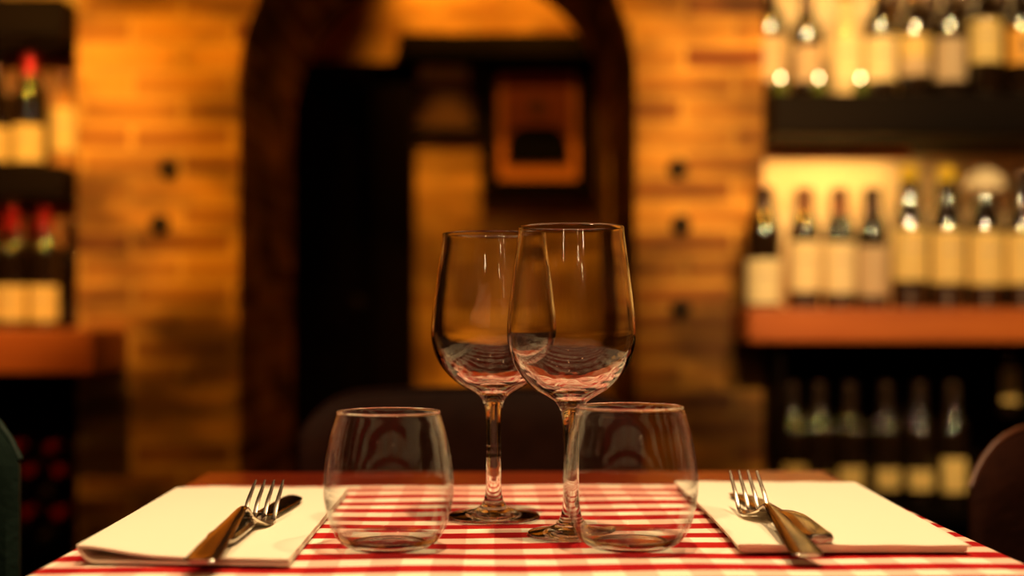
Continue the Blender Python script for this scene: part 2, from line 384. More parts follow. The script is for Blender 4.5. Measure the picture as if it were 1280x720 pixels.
GL = {'black': cm('bottle_glass_black', (.012, .006, .003), .06, 0, IOR=1.5, Coat_Weight=1.0, Coat_Roughness=.02, Coat_IOR=1.8),
      'green': cm('bottle_glass_green', (.012, .016, .004), .06, 0, IOR=1.5, Coat_Weight=1.0, Coat_Roughness=.02, Coat_IOR=1.8),
      'brown': cm('bottle_glass_brown', (.06, .016, .004), .06, 0, IOR=1.5, Coat_Weight=1.0, Coat_Roughness=.02, Coat_IOR=1.8),
      'cream': cm('bottle_glass_cream', (.80, .66, .38), .15, 0, IOR=1.5, Coat_Weight=1.0, Coat_Roughness=.02, Coat_IOR=1.8),
      'amber': cm('bottle_glass_amber', (.55, .26, .06), .1, 0, IOR=1.5, Coat_Weight=1.0, Coat_Roughness=.02, Coat_IOR=1.8)}
LC = {'cream': cm('label_cream', (.86, .72, .42), .6), 'tan': cm('label_tan', (.62, .46, .28), .6), 'yellow': cm('label_yellow', (.84, .62, .22), .6), 'grey': cm('label_grey', (.56, .42, .28), .6), 'orange': cm('label_orange', (.85, .42, .06), .6)}
CC = {'red': cm('foil_red', (.50, .012, .006), .22, .5), 'black': cm('foil_black', (.10, .06, .04), .2, .8), 'yellow': cm('foil_yellow', (.90, .62, .02), .35, .1), 'brown': cm('foil_brown', (.22, .08, .03), .22, .7), 'cream': cm('foil_cream', (.88, .74, .48), .45)}
INK = cm('label_ink', (.10, .05, .03), .6)
_bc = {}
def bottle(x, y, z, kind, h, R, glass, lab, l0, l1, cap, label, group, cat='wine bottle', lying=False, band=None, wide=None, rz=None, ang=75):
    key = (kind, round(h, 3), round(R, 4), glass, lab, round(l0, 3), round(l1, 3), cap, band, wide, ang)
    if key in _bc:
        src = _bc[key]; o = src.copy(); COL.objects.link(o)
        for ch in src.children:
            c = ch.copy(); COL.objects.link(c); c.parent = o
            for g in ch.children:
                e = g.copy(); COL.objects.link(e); e.parent = c
    else:
        o = empty('wine_bottle'); p = bottle_prof(kind, h, R)
        bm = bmesh.new(); lathe(bm, p, 32); obj('bottle_body', bm, GL[glass], o)
        def patch(z0, z1, a, off, name, m, par):
            bm = bmesh.new(); n = 20; g = []
            for k in range(n + 1):
                t = -PI / 2 + math.radians(a) * (2 * k / n - 1)
                g.append([bm.verts.new(((R + off + q) * math.cos(t), (R + off + q) * math.sin(t), zz)) for q, zz in ((0, z0), (.0006, z0), (.0006, z1), (0, z1))])
            for a1, b1 in zip(g, g[1:]):
                for k in range(4): bm.faces.new((a1[k], a1[(k + 1) % 4], b1[(k + 1) % 4], b1[k]))
            bm.faces.new(g[0]); bm.faces.new(list(reversed(g[-1])))
            return obj(name, bm, m, par)
        if lab:
            lo = patch(l0, l1, ang, .0003, 'label_paper', LC[lab], o)
            H = l1 - l0
            if band == 'two': patch(l0, l0 + H * .45, ang - 1, .0010, 'label_band', LC['tan'], lo)
            elif band == 'emblem': patch(l0 + H * .35, l0 + H * .65, 16, .0010, 'printed_emblem', INK, lo)
            elif band != 'none': patch(l0 + H * .60, l0 + H * .66, 30, .0010, 'printed_line', LC['tan'], lo)
        if cap:
            c0 = h * (.80 if kind != 'champagne' else .90)
            bm = bmesh.new(); pts = [(prof_r(p, c0 + (h * .995 - c0) * k / 10) + .0009, c0 + (h * .995 - c0) * k / 10) for k in range(11)]
            lathe(bm, [(pts[0][0] - .0012, c0)] + pts + [(R * .3, h + .001), (0, h + .0012)], 24); obj('foil_capsule', bm, CC[cap], o)
        if wide:     # broad paper hood tied over the stopper
            bm = bmesh.new(); lathe(bm, [(R * .50, h * .80), (.032, h * .81), (.046, h * .84), (.048, h * .88), (.040, h * .945), (.018, h * .985), (.012, h * 1.0), (0, h * 1.005)], 24)
            obj('paper_hood', bm, CC['cream'], o)
        _bc[key] = o
    o.location = (x, y, z)
    if lying: o.rotation_euler = (PI / 2, random.uniform(-1, 1), 0); o.rotation_mode = 'XYZ'
    else: o.rotation_euler = (0, 0, random.uniform(-.12, .12) if rz is None else rz)
    tag(o, label, cat, group); return o

g = 'wine bottles on the upper black shelf right of the arch'
UZ = 1.416
for px, D, kind, h, R, gl, lab, l0, l1, cap, lb, band in (
    (962, 3.04, 'bordeaux', .300, .037, 'black', 'tan', .045, .150, 'black', 'dark bottle with tan label beside the brick pier, first on the upper right shelf', None),
    (1008, 3.10, 'bordeaux', .290, .037, 'black', 'grey', .055, .140, 'black', 'dark bottle with dull grey tan label, second from the brick pier on the upper shelf', None),
    (1057, 3.04, 'burgundy', .300, .038, 'cream', 'cream', .045, .150, 'brown', 'pale cream bottle on the upper right shelf', None),
    (1100, 3.04, 'bordeaux', .300, .037, 'black', 'cream', .045, .148, 'black', 'dark bottle with bright cream label right of the pale cream bottle, upper shelf', None),
    (1142, 3.06, 'bordeaux', .305, .038, 'black', 'yellow', .062, .155, 'brown', 'dark bottle with two-tone yellow and tan label on the upper right shelf', 'two'),
    (1187, 3.04, 'bordeaux', .300, .037, 'black', 'tan', .045, .145, 'black', 'dark bottle with plain tan label between the two-tone label and the high yellow label', None),
    (1231, 3.04, 'bordeaux', .320, .0385, 'black', 'yellow', .088, .188, 'brown', 'dark bottle with high-set yellow label on the upper right shelf', None),
    (1277, 3.04, 'bordeaux', .315, .038, 'black', 'orange', .085, .170, 'black', 'dark bottle with orange label and dark round emblem at the end of the upper shelf', 'emblem')):
    bottle(WX(px, D), D, UZ, kind, h, R, gl, lab, l0, l1, cap, lb, g, band=band)
g = 'unlabelled bottles in the back row of the upper shelf'
for px, nm in ((1120, 'behind the gap between the bright cream label and the two-tone label'), (1164, 'behind the gap left of the plain tan label'), (1209, 'behind the gap left of the high yellow label'), (1254, 'behind the gap right of the high yellow label')):
    bottle(WX(px, 3.22), 3.22, UZ, 'stout', .30, .038, 'brown', None, 0, 0, 'black', 'brown unlabelled bottle ' + nm, g)
g = 'wine bottles on the orange brown shelf right of the arch'
for px, D, kind, h, R, gl, lab, l0, l1, cap, lb, band, wd in (
    (954, 2.86, 'stout', .270, .040, 'black', 'cream', .010, .108, 'black', 'dark bottle with low cream label standing at the left end of the right lower shelf', None, None),
    (1005, 3.03, 'stout', .285, .0385, 'black', 'cream', .040, .158, 'brown', 'dark bottle with tall cream label, second from the left end of the lower shelf', None, None),
    (1049, 3.03, 'stout', .285, .0370, 'black', 'cream', .036, .156, 'brown', 'dark bottle with narrow cream label, third from the left end of the lower shelf', None, None),
    (1090, 3.03, 'stout', .285, .0370, 'black', 'tan', .030, .146, 'black', 'dark bottle with dull tan label left of the yellow foiled bottles', None, None),
    (1136, 3.05, 'champagne', .340, .0430, 'black', 'yellow', .066, .188, 'yellow', 'dark bottle with bright yellow foil top beside the tan labelled bottle', None, None),
    (1183, 3.05, 'champagne', .338, .0430, 'black', 'yellow', .060, .184, 'yellow', 'dark bottle with bright yellow foil top beside the bottle with the cream hood', None, None),
    (1231, 3.05, 'champagne', .335, .0435, 'black', 'yellow', .056, .182, None, 'dark bottle with broad cream paper hood over its neck', None, True),
    (1278, 3.05, 'champagne', .335, .0430, 'black', 'yellow', .058, .180, 'black', 'dark bottle with black top and yellow label at the far right of the lower shelf', None, None)):
    bottle(WX(px, D), D, RZ1, kind, h, R, gl, lab, l0, l1, cap, lb, g, band=band, wide=wd)
g = 'wine bottles on the second black shelf left of the arch'
for px, D, kind, h, R, gl, lab, l0, l1, cap, lb in (
    (-6, 3.04, 'bordeaux', .275, .038, 'black', 'yellow', .02, .10, 'black', 'dark bottle with yellow label cut by the frame edge, upper left shelf'),
    (38, 3.02, 'bordeaux', .280, .041, 'black', 'yellow', .016, .102, 'red', 'dark bottle with red foil neck and square yellow label, upper left shelf'),
    (81, 3.10, 'burgundy', .270, .036, 'amber', 'yellow', .050, .155, 'brown', 'amber bottle with tall yellow label beside the left brick pier')):
    bottle(WX(px, D), D, 1.252, kind, h, R, gl, lab, l0, l1, cap, lb, g)
g = 'red capped wine bottles on the orange brown shelf left of the arch'
for px, D, lab, cap, lb in (
    (-22, 2.99, 'yellow', 'red', 'red capped bottle cut by the frame edge, lower left shelf front row'),
    (17, 2.99, 'yellow', 'red', 'red capped bottle with yellow label, left of the two whole ones in the front row'),
    (57, 2.99, 'yellow', 'red', 'red capped bottle with yellow label, right one of the front row'),
    (-2, 3.16, None, 'red', 'red capped bottle in the back row at the frame edge, lower left shelf'),
    (38, 3.16, None, 'red', 'red capped bottle in the back row between two yellow labelled bottles')):
    bottle(WX(px, D), D, LZ1, 'bordeaux', .285, .0365, 'black', lab, .018, .10, cap, lb, g)
bottle(WX(88, 3.16), 3.16, LZ1, 'bordeaux', .265, .035, 'black', None, .018, .10, 'black', 'unlabelled black bottle at the end of the lower left shelf beside the brick pier', g)

# small glass tealight cups at the front edge of the upper right shelf
vot = None
for px, lb in ((975, 'tealight cup of green glass with added glow on the upper shelf edge, nearest the pier'), (1023, 'tealight cup of green glass with added glow on the shelf edge, middle of three'), (1075, 'tealight cup of green glass with added glow on the shelf edge, farthest from the pier')):
    if vot is None:
        bm = bmesh.new(); lathe(bm, catmull([(0, 0), (.011, 0), (.015, .004), (.017, .014), (.0165, .026), (.015, .032), (.013, .030), (.0145, .022), (.0145, .012), (.010, .004), (0, .004)], 3), 24)
        vot = o = obj('tealight_cup', bm, cm('green_cup_glass', (.10, .14, .03), .04, 0, Coat_Weight=1.0))
        bm = bmesh.new(); lathe(bm, [(0, .0045), (.0095, .0045), (.0095, .025), (0, .025)], 20); obj('candle_wax', bm, cm('wax', (.8, .7, .5), .5), o)
        bm = bmesh.new(); lathe(bm, [(0, .027), (.0022, .030), (.0036, .034), (.0030, .039), (.0013, .044), (0, .047)], 14); obj('added_glow', bm, emis('added_glow', (1, .70, .32), 20), o)  # glow added in the cups to make bright dots on the shelf edge
    else:
        o = vot.copy(); COL.objects.link(o)
        for ch in vot.children:
            c = ch.copy(); COL.objects.link(c); c.parent = o
    o.location = (WX(px, 2.95), 2.945, UZ); tag(o, lb, 'tealight', 'tealights on the shelf edge')

# ------------------------------------------------------------------ racks under the shelves
# right: open dark cabinet with two inner boards and standing bottles
r = empty('bottle_cabinet', (1.095, 3.02, 0)); 
def part(nm, m, par, *a, bev=.003):
    bm = bmesh.new(); box(bm, *a, bev); return obj(nm, bm, m, par, False)
part('side_panel', M['dark_wood'], r, -.50, -.487, -.16, .30, 0, .848); part('side_panel', M['dark_wood'], r, .475, .50, -.16, .30, 0, .848)
part('back_panel', M['dark_wood'], r, -.475, .475, .28, .30, 0, .848)
BZ = WZ(605, 3.0) - .045
part('inner_shelf', M['dark_wood'], r, -.475, .475, -.14, .28, BZ - .03, BZ)
MZ = WZ(500, 3.05) - .035
part('inner_shelf', M['dark_wood'], r, .15, .475, -.02, .28, MZ - .022, MZ)
part('plinth', M['dark_wood'], r, -.475, .475, -.12, .28, 0, .08)
tag(r, 'open black bottle cabinet under the right wooden shelf', 'cabinet')
g = 'wine bottles standing in the dark right cabinet'
for px, l0, l1, lb in ((990, .050, .098, 'shadowy bottle with small yellow label nearest the pier in the dark cabinet'), (1024, .045, .075, 'shadowy bottle with low thin yellow label in the dark cabinet'),
                       (1062, .042, .092, 'shadowy bottle with squat yellow label, third in the dark cabinet'), (1107, .042, .088, 'shadowy bottle with squat yellow label, fourth in the dark cabinet'),
                       (1149, .040, .086, 'shadowy bottle with squat yellow label, fifth in the dark cabinet'), (1190, .035, .112, 'shadowy bottle with tall yellow label at the row end of the dark cabinet')):
    bottle(WX(px, 2.96), 2.96, BZ, 'bordeaux', .285, .0345, 'black', 'yellow', l0, l1, 'black', lb, g, band='none', ang=50)
bottle(WX(1260, 3.06), 3.06, MZ, 'bordeaux', .22, .026, 'black', 'yellow', .03, .11, 'black', 'lone slim bottle with narrow yellow label high in the dark cabinet', g, band='none', ang=50)
# left: rack of lying bottles, red capsules towards the room
r = empty('wine_rack', (-1.36, 3.02, 0))
part('side_panel', M['dark_wood'], r, -.46, -.435, -.06, .30, 0, .782)
part('back_panel', M['dark_wood'], r, -.435, .335, .28, .30, 0, .782)
part('plinth', M['dark_wood'], r, -.435, .335, -.05, .28, 0, .08)
rows = [(561, (15, 61)), (589, (-10, 34, 72)), (616, (12, 56)), (643, (-12, 30, 71)), (671, (10, 54))]
for i, (py, xs) in enumerate(rows):
    zz = WZ(py, 2.97); 
    bm = bmesh.new()
    for yy in (.03, .20):
        pts = []
        n = 96; prev = None
        for k in range(n + 1):
            x = -.435 + .77 * k / n
            xw = x - 1.36; ph = (xw - WX(xs[0], 2.97)) / .0816
            zc = zz - .0322 - .0105 + .010 * (1 - math.cos(2 * PI * ph)) / 2
            q = [bm.verts.new((x, yy - .008, zc - .009)), bm.verts.new((x, yy + .008, zc - .009)), bm.verts.new((x, yy + .008, zc)), bm.verts.new((x, yy - .008, zc))]
            if prev:
                for j in range(4): bm.faces.new((prev[j], prev[(j + 1) % 4], q[(j + 1) % 4], q[j]))
            else: bm.faces.new(q)
            prev = q
        bm.faces.new(list(reversed(prev)))
    obj('cradle_rail', bm, M['dark_wood'], r, False)
tag(r, 'black rack of lying bottles under the left wooden shelf', 'wine rack')
g = 'bottles lying in the black rack with red caps facing the room'
ROWN = ['top', 'second', 'third', 'fourth', 'lowest']
for i, (py, xs) in enumerate(rows):
    for j, px in enumerate(xs):
        if i in (2, 4): nm = 'black'
        else: nm = 'red'
        pos = ['at the frame edge', 'nearest the pier'] if len(xs) == 2 else ['cut by the frame edge', 'in the middle', 'nearest the pier']
        bottle(WX(px, 2.97), 3.24, WZ(py, 2.97) - 0, 'bordeaux', .27, .0312, 'black', None, 0, 0, nm,
               'bottle lying in the black rack, %s row %s' % (ROWN[i], pos[j]), g, lying=True)

# ------------------------------------------------------------------ the table, in its own slightly turned frame
TH = math.atan(37 / F)
TX0 = .035
TM = Matrix.Translation((TX0, 0, 0)) @ Matrix.Rotation(TH, 4, 'Z')
def T(u, v, z): return TM @ Vector((u, v, z))
def tu(x, y):    # world -> table
    p = TM.inverted() @ Vector((x, y, 0)); return p.x, p.y
V0, V1, HW = .40, 1.315, .318
t = empty('dining_table', T(0, (V0 + V1) / 2, 0), TH); L = (V1 - V0) / 2
bm = bmesh.new(); box(bm, -HW, HW, -L, L, TT - .032, TT, .006, 3); obj('table_top', bm, M['table_wood'], t, False)
bm = bmesh.new()
for a in ((-.26, .26, -L + .06, -L + .08), (-.26, .26, L - .08, L - .06), (-.26, -.24, -L + .08, L - .08), (.24, .26, -L + .08, L - .08)): box(bm, *a, TT - .11, TT - .033, .002)
obj('apron', bm, M['table_wood'], t, False)
for sx in (-1, 1):
    for sy in (-1, 1):
        bm = bmesh.new(); x, y = sx * .262, sy * (L - .06)
        rr = sweep(bm, [(x, y, TT - .034), (x, y, TT - .12), (x, y, 0)], [[(-.025, -.025), (.025, -.025), (.025, .025), (-.025, .025)]] * 2 + [[(-.016, -.016), (.016, -.016), (.016, .016), (-.016, .016)]])
        obj('leg', bm, M['table_wood'], t, False)
tag(t, 'reddish wooden dining table laid for two under a gingham cloth', 'table')

# gingham cloth draped over the long sides
def cloth():
    bm = bmesh.new(); uvl = bm.loops.layers.uv.new('UVMap')
    CV0, CV1 = .405, 1.198
    DR = .16; HWc = .3195; rb = .010
    us = []
    flat = HWc - rb; arc = rb * PI / 2
    S = flat + arc + DR
    ns = [-S + DR * k / 10 for k in range(10)] + [-S + DR + arc * k / 6 for k in range(6)] + [-flat + 2 * flat * k / 90 for k in range(90)] + [flat + arc * k / 6 for k in range(6)] + [flat + arc + DR * k / 10 for k in range(11)]
    nv = 110; grid = []
    rnd = random.Random(3)
    for j in range(nv + 1):
        v = CV0 + (CV1 - CV0) * j / nv; row = []
        for s in ns:
            a = abs(s); sg = 1 if s >= 0 else -1
            if a <= flat:
                x = a; z = TT + .0012
                k = min(1, (flat - a) / .02)
                z += k * (.00035 * math.sin(a * sg * 37 + v * 21) + .00035 * math.sin(v * 63 + sg * a * 11) + .0003)
            elif a <= flat + arc:
                q = (a - flat) / rb; x = flat + rb * math.sin(q); z = TT + .0012 - rb + rb * math.cos(q)
            else:
                dd = a - flat - arc; x = HWc + dd * .10 + .012 * (dd / DR) * math.sin(v * 34 + sg * 1.3) * 1.0; z = TT + .0012 - rb - dd
                x = max(x, HWc + .0005)
            vv = v
            if j in (0, nv): vv += .0006 * math.sin(s * 60)
            row.append((bm.verts.new((sg * x, vv, z)), s, v))
        grid.append(row)
    for j in range(nv):
        for k in range(len(ns) - 1):
            q = (grid[j][k], grid[j][k + 1], grid[j + 1][k + 1], grid[j + 1][k])
            f = bm.faces.new([e[0] for e in q])
            for lp, e in zip(f.loops, q): lp[uvl].uv = (e[1], e[2])
    o = obj('tablecloth', bm, M['gingham']); o.matrix_world = TM
    sd = o.modifiers.new('thickness', 'SOLIDIFY'); sd.thickness = .0008; sd.offset = -1
    tag(o, 'red and white gingham cloth draped over the wooden table', 'tablecloth')
    return o
cloth()
CZ = TT + .0021   # cloth surface

# ------------------------------------------------------------------ napkins
def napkin(name_label, x0, x1, y0, y1, skew, layers, lift, side):
    """folded linen napkin: a stack of layers joined by a rounded fold on one side; lift(u, v) gives the upper layer's height."""
    bm = bmesh.new(); nu, nv = 36, 40
    # cross-section runs along u (0 = fold side, 1 = open side), layers zig-zag
    th = .0011
    path = []     # (u, layer float)
    for i in range(layers):
        rng = range(nu + 1) if i % 2 == 0 else range(nu, -1, -1)
        for k in rng: path.append((k / nu, i))
    grid = []
    for j in range(nv + 1):
        v = j / nv; row = []
        for idx, (u, i) in enumerate(path):
            zt = lift(u, v)                                # height of the top layer above the cloth
            f = i / (layers - 1)
            z = CZ + .0009 + f * zt
            # layers are slightly offset so the stack shows its sheets
            uu = u
            yy = y0 + (y1 - y0) * v + (1 - v) * (skew * u + (.0022 * (layers - 1 - i) * (-1))) * 1.0
            if side < 0: xx = x0 + (x1 - x0) * uu
            else: xx = x1 - (x1 - x0) * uu
            e = min(uu, 1 - uu)
            row.append(bm.verts.new((xx + .0015 * math.sin(v * 5 + i), yy + .0008 * math.sin(u * 9 + i * 2), z)))
        grid.append(row)
    # round the folds: add arcs by pushing turning points outward
    for j in range(nv):
        for k in range(len(path) - 1): bm.faces.new((grid[j][k], grid[j][k + 1], grid[j + 1][k + 1], grid[j + 1][k]))
    o = obj('napkin', bm, M['linen'])
    sd = o.modifiers.new('thickness', 'SOLIDIFY'); sd.thickness = th; sd.offset = 0
    sb = o.modifiers.new('soften', 'SUBSURF'); sb.levels = 1; sb.render_levels = 1
    for p in o.data.polygons: p.use_smooth = True
    tag(o, name_label, 'napkin', 'folded cream napkins')
    return o
def extrude_section(sections, label):
    """sections: closed cross-sections (lists of points) strung along the napkin's length."""
    bm = bmesh.new(); rings = [[bm.verts.new(p) for p in sec] for sec in sections]; n = len(rings[0])
    for a, b in zip(rings, rings[1:]):
        for k in range(n): bm.faces.new((a[k], a[(k + 1) % n], b[(k + 1) % n], b[k]))
    bm.faces.new(rings[0]); bm.faces.new(list(reversed(rings[-1])))
    o = obj('napkin', bm, M['linen']); tag(o, label, 'napkin', 'folded cream napkins'); return o
# left: one cloth folded over, the fold gaping towards the table's left edge
secs = []
NV = 40
for j in range(NV + 1):
    v = j / NV; x0, x1 = -.276 - .020 * v, -.140 - .005 * v; Wn = x1 - x0
    h = .0105 * (1 - .62 * v)
    flat = .0042
    cen = []      # centre line of the folded sheet, from the open end of the lower layer round to the open end of the upper
    for k in range(25):
        u = 1 - (1 - .10) * k / 24; cen.append((u, .0009))
    cen += [(.072, .0012), (.045, .0026), (.020, .0052 * h / .0105 + .001), (.004, .0080 * h / .0105 + .001), (.000, h)]
    for k in range(1, 31):
        u = k / 30; cen.append((u, flat - .0006 * u + (h - flat) * math.exp(-(u / .26) ** 2)))
    t = .0009
    sec = []
    P3 = [(x0 + Wn * u, z) for u, z in cen]
    nn = []
    for k in range(len(P3)):
        a = P3[max(0, k - 1)]; b = P3[min(len(P3) - 1, k + 1)]; d = math.hypot(b[0] - a[0], b[1] - a[1]); nn.append((-(b[1] - a[1]) / d, (b[0] - a[0]) / d))
    outl = [(p[0] - q[0] * t, p[1] - q[1] * t) for p, q in zip(P3, nn)] + [(p[0] + q[0] * t, p[1] + q[1] * t) for p, q in reversed(list(zip(P3, nn)))]
    for x, z in outl:
        u = (x - x0) / Wn; y = .806 + (1.130 - .806) * v + (1 - v) * (-.010 * u + .006) + .002 * v * math.sin(u * 6)
        sec.append((x, y, CZ + .0012 + z))
    secs.append(sec)
extrude_section(secs, 'folded cream napkin with gaping fold, under the left fork')
# right: pressed flat, a thick soft stack with one sheet on top
secs = []
for j in range(NV + 1):
    v = j / NV; x0, x1 = .150 + .0015 * math.sin(v * 4), .3030 + .009 * v; y0, y1 = .849, 1.165
    r = .0018; Wn = x1 - x0
    e = 1 if 0 < j < NV else 0
    sec = []
    ys = y0 + (y1 - y0) * v
    lo = [(x0 + .004, .0004), (x0 + .001, .0016), (x0 + .001, .0036), (x0 + .004, .0046), (x0 - .0004, .0050), (x0 - .0008, .0057), (x0, .0064)]
    up = []
    for k in range(1, 30): up.append((x0 + Wn * k / 30, .0064 - .0007 * (k / 30) + .0002 * math.sin(k * .7 + v * 5)))
    hi = [(x1, .0057), (x1 + .0008, .0050), (x1 + .0004, .0044), (x1 - .004, .0040), (x1 - .001, .0034), (x1 - .001, .0016), (x1 - .004, .0004)]
    for x, z in lo + up + hi:
        sec.append((x, ys - (.0030 if z > .0043 and j == 0 else 0), CZ + .0006 + z))
    secs.append(sec)
extrude_section(secs, 'flat folded cream napkin under the right fork')

# ------------------------------------------------------------------ cutlery
def ribbon(bm, sts, th=.0022, crown=.0):
    """sts: (y, z, halfwidth, xoff) stations along +Y; closed bar with rounded section."""
    path = [(s[3], s[0], s[1]) for s in sts]; secs = []
    for s in sts:
        w = s[2]; t = (s[4] if len(s) > 4 else th) / 2
        sec = []
        for a, b in ((-1, 0), (-.86, .75), (-.45, 1 + crown), (0, 1 + crown * 1.4), (.45, 1 + crown), (.86, .75), (1, 0), (.86, -.75), (.45, -1), (0, -1), (-.45, -1), (-.86, -.75)): sec.append((a * w, b * t))
        secs.append(sec)
    sweep(bm, path, secs)
def make_fork(parent_label, loc, rz, pitch, roll, group, prof):
    r = empty('fork', loc); r.rotation_euler = (pitch, roll, rz)
    # prof: z of [end, mid handle, neck, bowl bottom, tine mid, tip]
    zE, zM, zN, zB, zT, zP = prof
    st = catmull([(0, zE, .0070, 0, .0024), (.003, zE + .0003, .0100, 0, .0026), (.012, zE + .001, .0106, 0, .0026), (.05, zM, .0082, 0, .0028), (.09, (zM + zN) / 2 + .001, .0052, 0, .0034), (.118, zN, .0034, 0, .0038), (.130, (zN + zB) / 2 + .001, .0050, 0, .0030)], 6)
    bm = bmesh.new(); ribbon(bm, st, crown=.2); obj('handle', bm, M['steel'], r)
    z0 = st[-1][1]
    bm = bmesh.new()
    st = catmull([(.128, z0 + .0004, .0044, 0, .003), (.136, (z0 + zB) / 2, .0090, 0, .0024), (.146, zB + .0006, .0122, 0, .0022), (.156, zB, .0130, 0, .0022), (.161, zB + .0006, .0130, 0, .0022)], 6)
    ribbon(bm, st)
    for k in range(4):
        x = (k - 1.5) * .0074
        st = catmull([(.157, zB + .0002, .0019, x, .0022), (.166, zB + .0016, .0018, x, .0021), (.180, zT, .0017, x * .99, .0020), (.194, (zT + zP) / 2 + .0008, .0014, x * .97, .0018), (.204, zP, .0008, x * .95, .0012)], 5)
        ribbon(bm, st)
    obj('tines', bm, M['steel_tines_lit'], r)
    tag(r, parent_label, 'fork', group); return r
def make_knife(label, loc, rz, pitch, group, arch=.0):
    r = empty('table_knife', loc); r.rotation_euler = (pitch, 0, rz)
    bm = bmesh.new()
    ribbon(bm, catmull([(0, .0045, .0065, 0, .005), (.004, .0046, .0098, 0, .0068), (.02, .0050, .0104, 0, .0074), (.06, .0055 + arch, .0084, 0, .0074), (.09, .0052 + arch * .6, .0066, 0, .0066), (.104, .0046, .0058, 0, .005)], 5)); obj('handle', bm, M['steel_knife'], r)
    bm = bmesh.new()
    ribbon(bm, catmull([(.102, .0046, .0056, 0, .0030), (.112, .0044, .0085, .0012, .0022), (.15, .0040, .0098, .0018, .0018), (.19, .0036, .0100, .0014, .0016), (.212, .0032, .0082, -.0008, .0014), (.226, .003, .0030, -.0045, .001)], 6)); obj('blade', bm, M['steel_knife'], r)
    tag(r, label, 'knife', group); return r
# left setting: napkin top is about 5-9 mm above the cloth
NL = CZ + .0015
make_knife('steel knife lying on the left napkin beneath the fork', (-.1925, .838, NL + .0050), -.060, -.004, 'steel table knives')
make_fork('steel fork with raised tines on the left napkin', (-.1895, .773, NL + .0068), -.022, 0.0, 0.0, 'steel forks', (.001, .0075, .0150, -.001, .0115, .0240))
# right setting
make_knife('steel knife lying on the right napkin, handle beside the fork', (.2035, .842, NL + .0050), .07, .0, 'steel table knives', .003)
make_fork('steel fork with raised tines resting on the right knife', (.1865, .803, NL + .0052), .022, .0, 0.0, 'steel forks', (.001, .0070, .0140, .0035, .0150, .0290))

# ------------------------------------------------------------------ glasses
def shell(outer, th, floor_z, n=5):
    """outer: profile from the base centre up to the rim; returns a closed profile with inner wall th thick, inner bottom at floor_z."""
    return outer
def wine_glass(label, x, y, rb=1.0, ft=1.0):
    r = empty('wine_glass', (x, y, CZ + .0006)); 
    k = 1
    out = [(0, .0), (.034, 0), (.0358, .0006), (.0362, .0014), (.0355, .0022), (.030, .0032), (.022, .0046), (.014, .0070), (.0088, .0110), (.0066, .018), (.0058, .030), (.0056, .050), (.0058, .068), (.0066, .082), (.0082, .090), (.0122, .0955), (.0200, .1000), (.0300, .1060), (.0390, .1150), (.0455, .1260), (.0488, .1380), (.0492, .1480), (.0480, .1620), (.0460, .1780), (.0436, .1960), (.0412, .2130), (.0404, .2196), (.0407, .2206)]
    inn = [(.0401, .2213), (.0395, .2206), (.0404, .2120), (.0428, .1955), (.0451, .1778), (.0471, .1620), (.0482, .1480), (.0475, .1388), (.0437, .1278), (.0366, .1182), (.0275, .1105), (.0180, .1056), (.0090, .1030), (0, .1022)]
    P = catmull(out, 4) + catmull(inn, 4)
    P = [(max(0, a * (rb if b > .095 else ft if b < .02 and a > .012 else 1)), b) for a, b in P]
    foot = [q for q in P[:4 * 10]]
    bm = bmesh.new(); lathe(bm, P, 96); o = obj('glass_body', bm, M['glass_wine'], r)
    for p in o.data.polygons: p.use_smooth = True
    tag(r, label, 'wine glass', 'clear wine glasses on the gingham cloth'); return r
def tumbler(label, x, y, rs=1.0, hs=1.0):
    r = empty('stemless_glass', (x, y, CZ + .0006))
    out = [(0, .0012), (.020, .0010), (.0245, 0), (.0275, .0006), (.0340, .0050), (.0395, .0140), (.0430, .0260), (.0448, .0400), (.0442, .0520), (.0425, .0640), (.0400, .0760), (.0370, .0860), (.0355, .0910), (.0357, .0920)]
    inn = [(.0350, .0926), (.0343, .0919), (.0362, .0855), (.0391, .0757), (.0416, .0638), (.0433, .0520), (.0438, .0402), (.0420, .0268), (.0382, .0155), (.0325, .0078), (.0240, .0045), (.012, .0040), (0, .0040)]
    P = catmull(out, 5) + catmull(inn, 5)
    bm = bmesh.new(); lathe(bm, [(max(0, a * rs), b * hs) for a, b in P], 96); o = obj('glass_body', bm, M['glass_water'], r)
    for p in o.data.polygons: p.use_smooth = True
    tag(r, label, 'water glass', 'stemless water glasses'); return r
def single(r):
    """a thing made of one mesh is that mesh: drop the empty."""
    ch = r.children[0]; nm = r.name; ch.parent = None; ch.location = r.location
    for k in ('label', 'category', 'group'): ch[k] = r[k]
    bpy.data.objects.remove(r); ch.name = nm; return ch
GLS = [single(wine_glass('wine glass standing behind, its bowl overlapped by the other wine glass', WX(617, 1.0), 1.0, .99, .98)),
       single(wine_glass('wine glass standing nearer, behind the right water glass', WX(714, .92), .92, .937, .86)),
       single(tumbler('stemless water glass beside the napkin with the gaping fold', WX(486, .872), .872, .99)),
       single(tumbler('stemless water glass beside the flat napkin, its rim crossed by a wine glass stem', WX(788, .875), .875, 1.03, 1.035))]

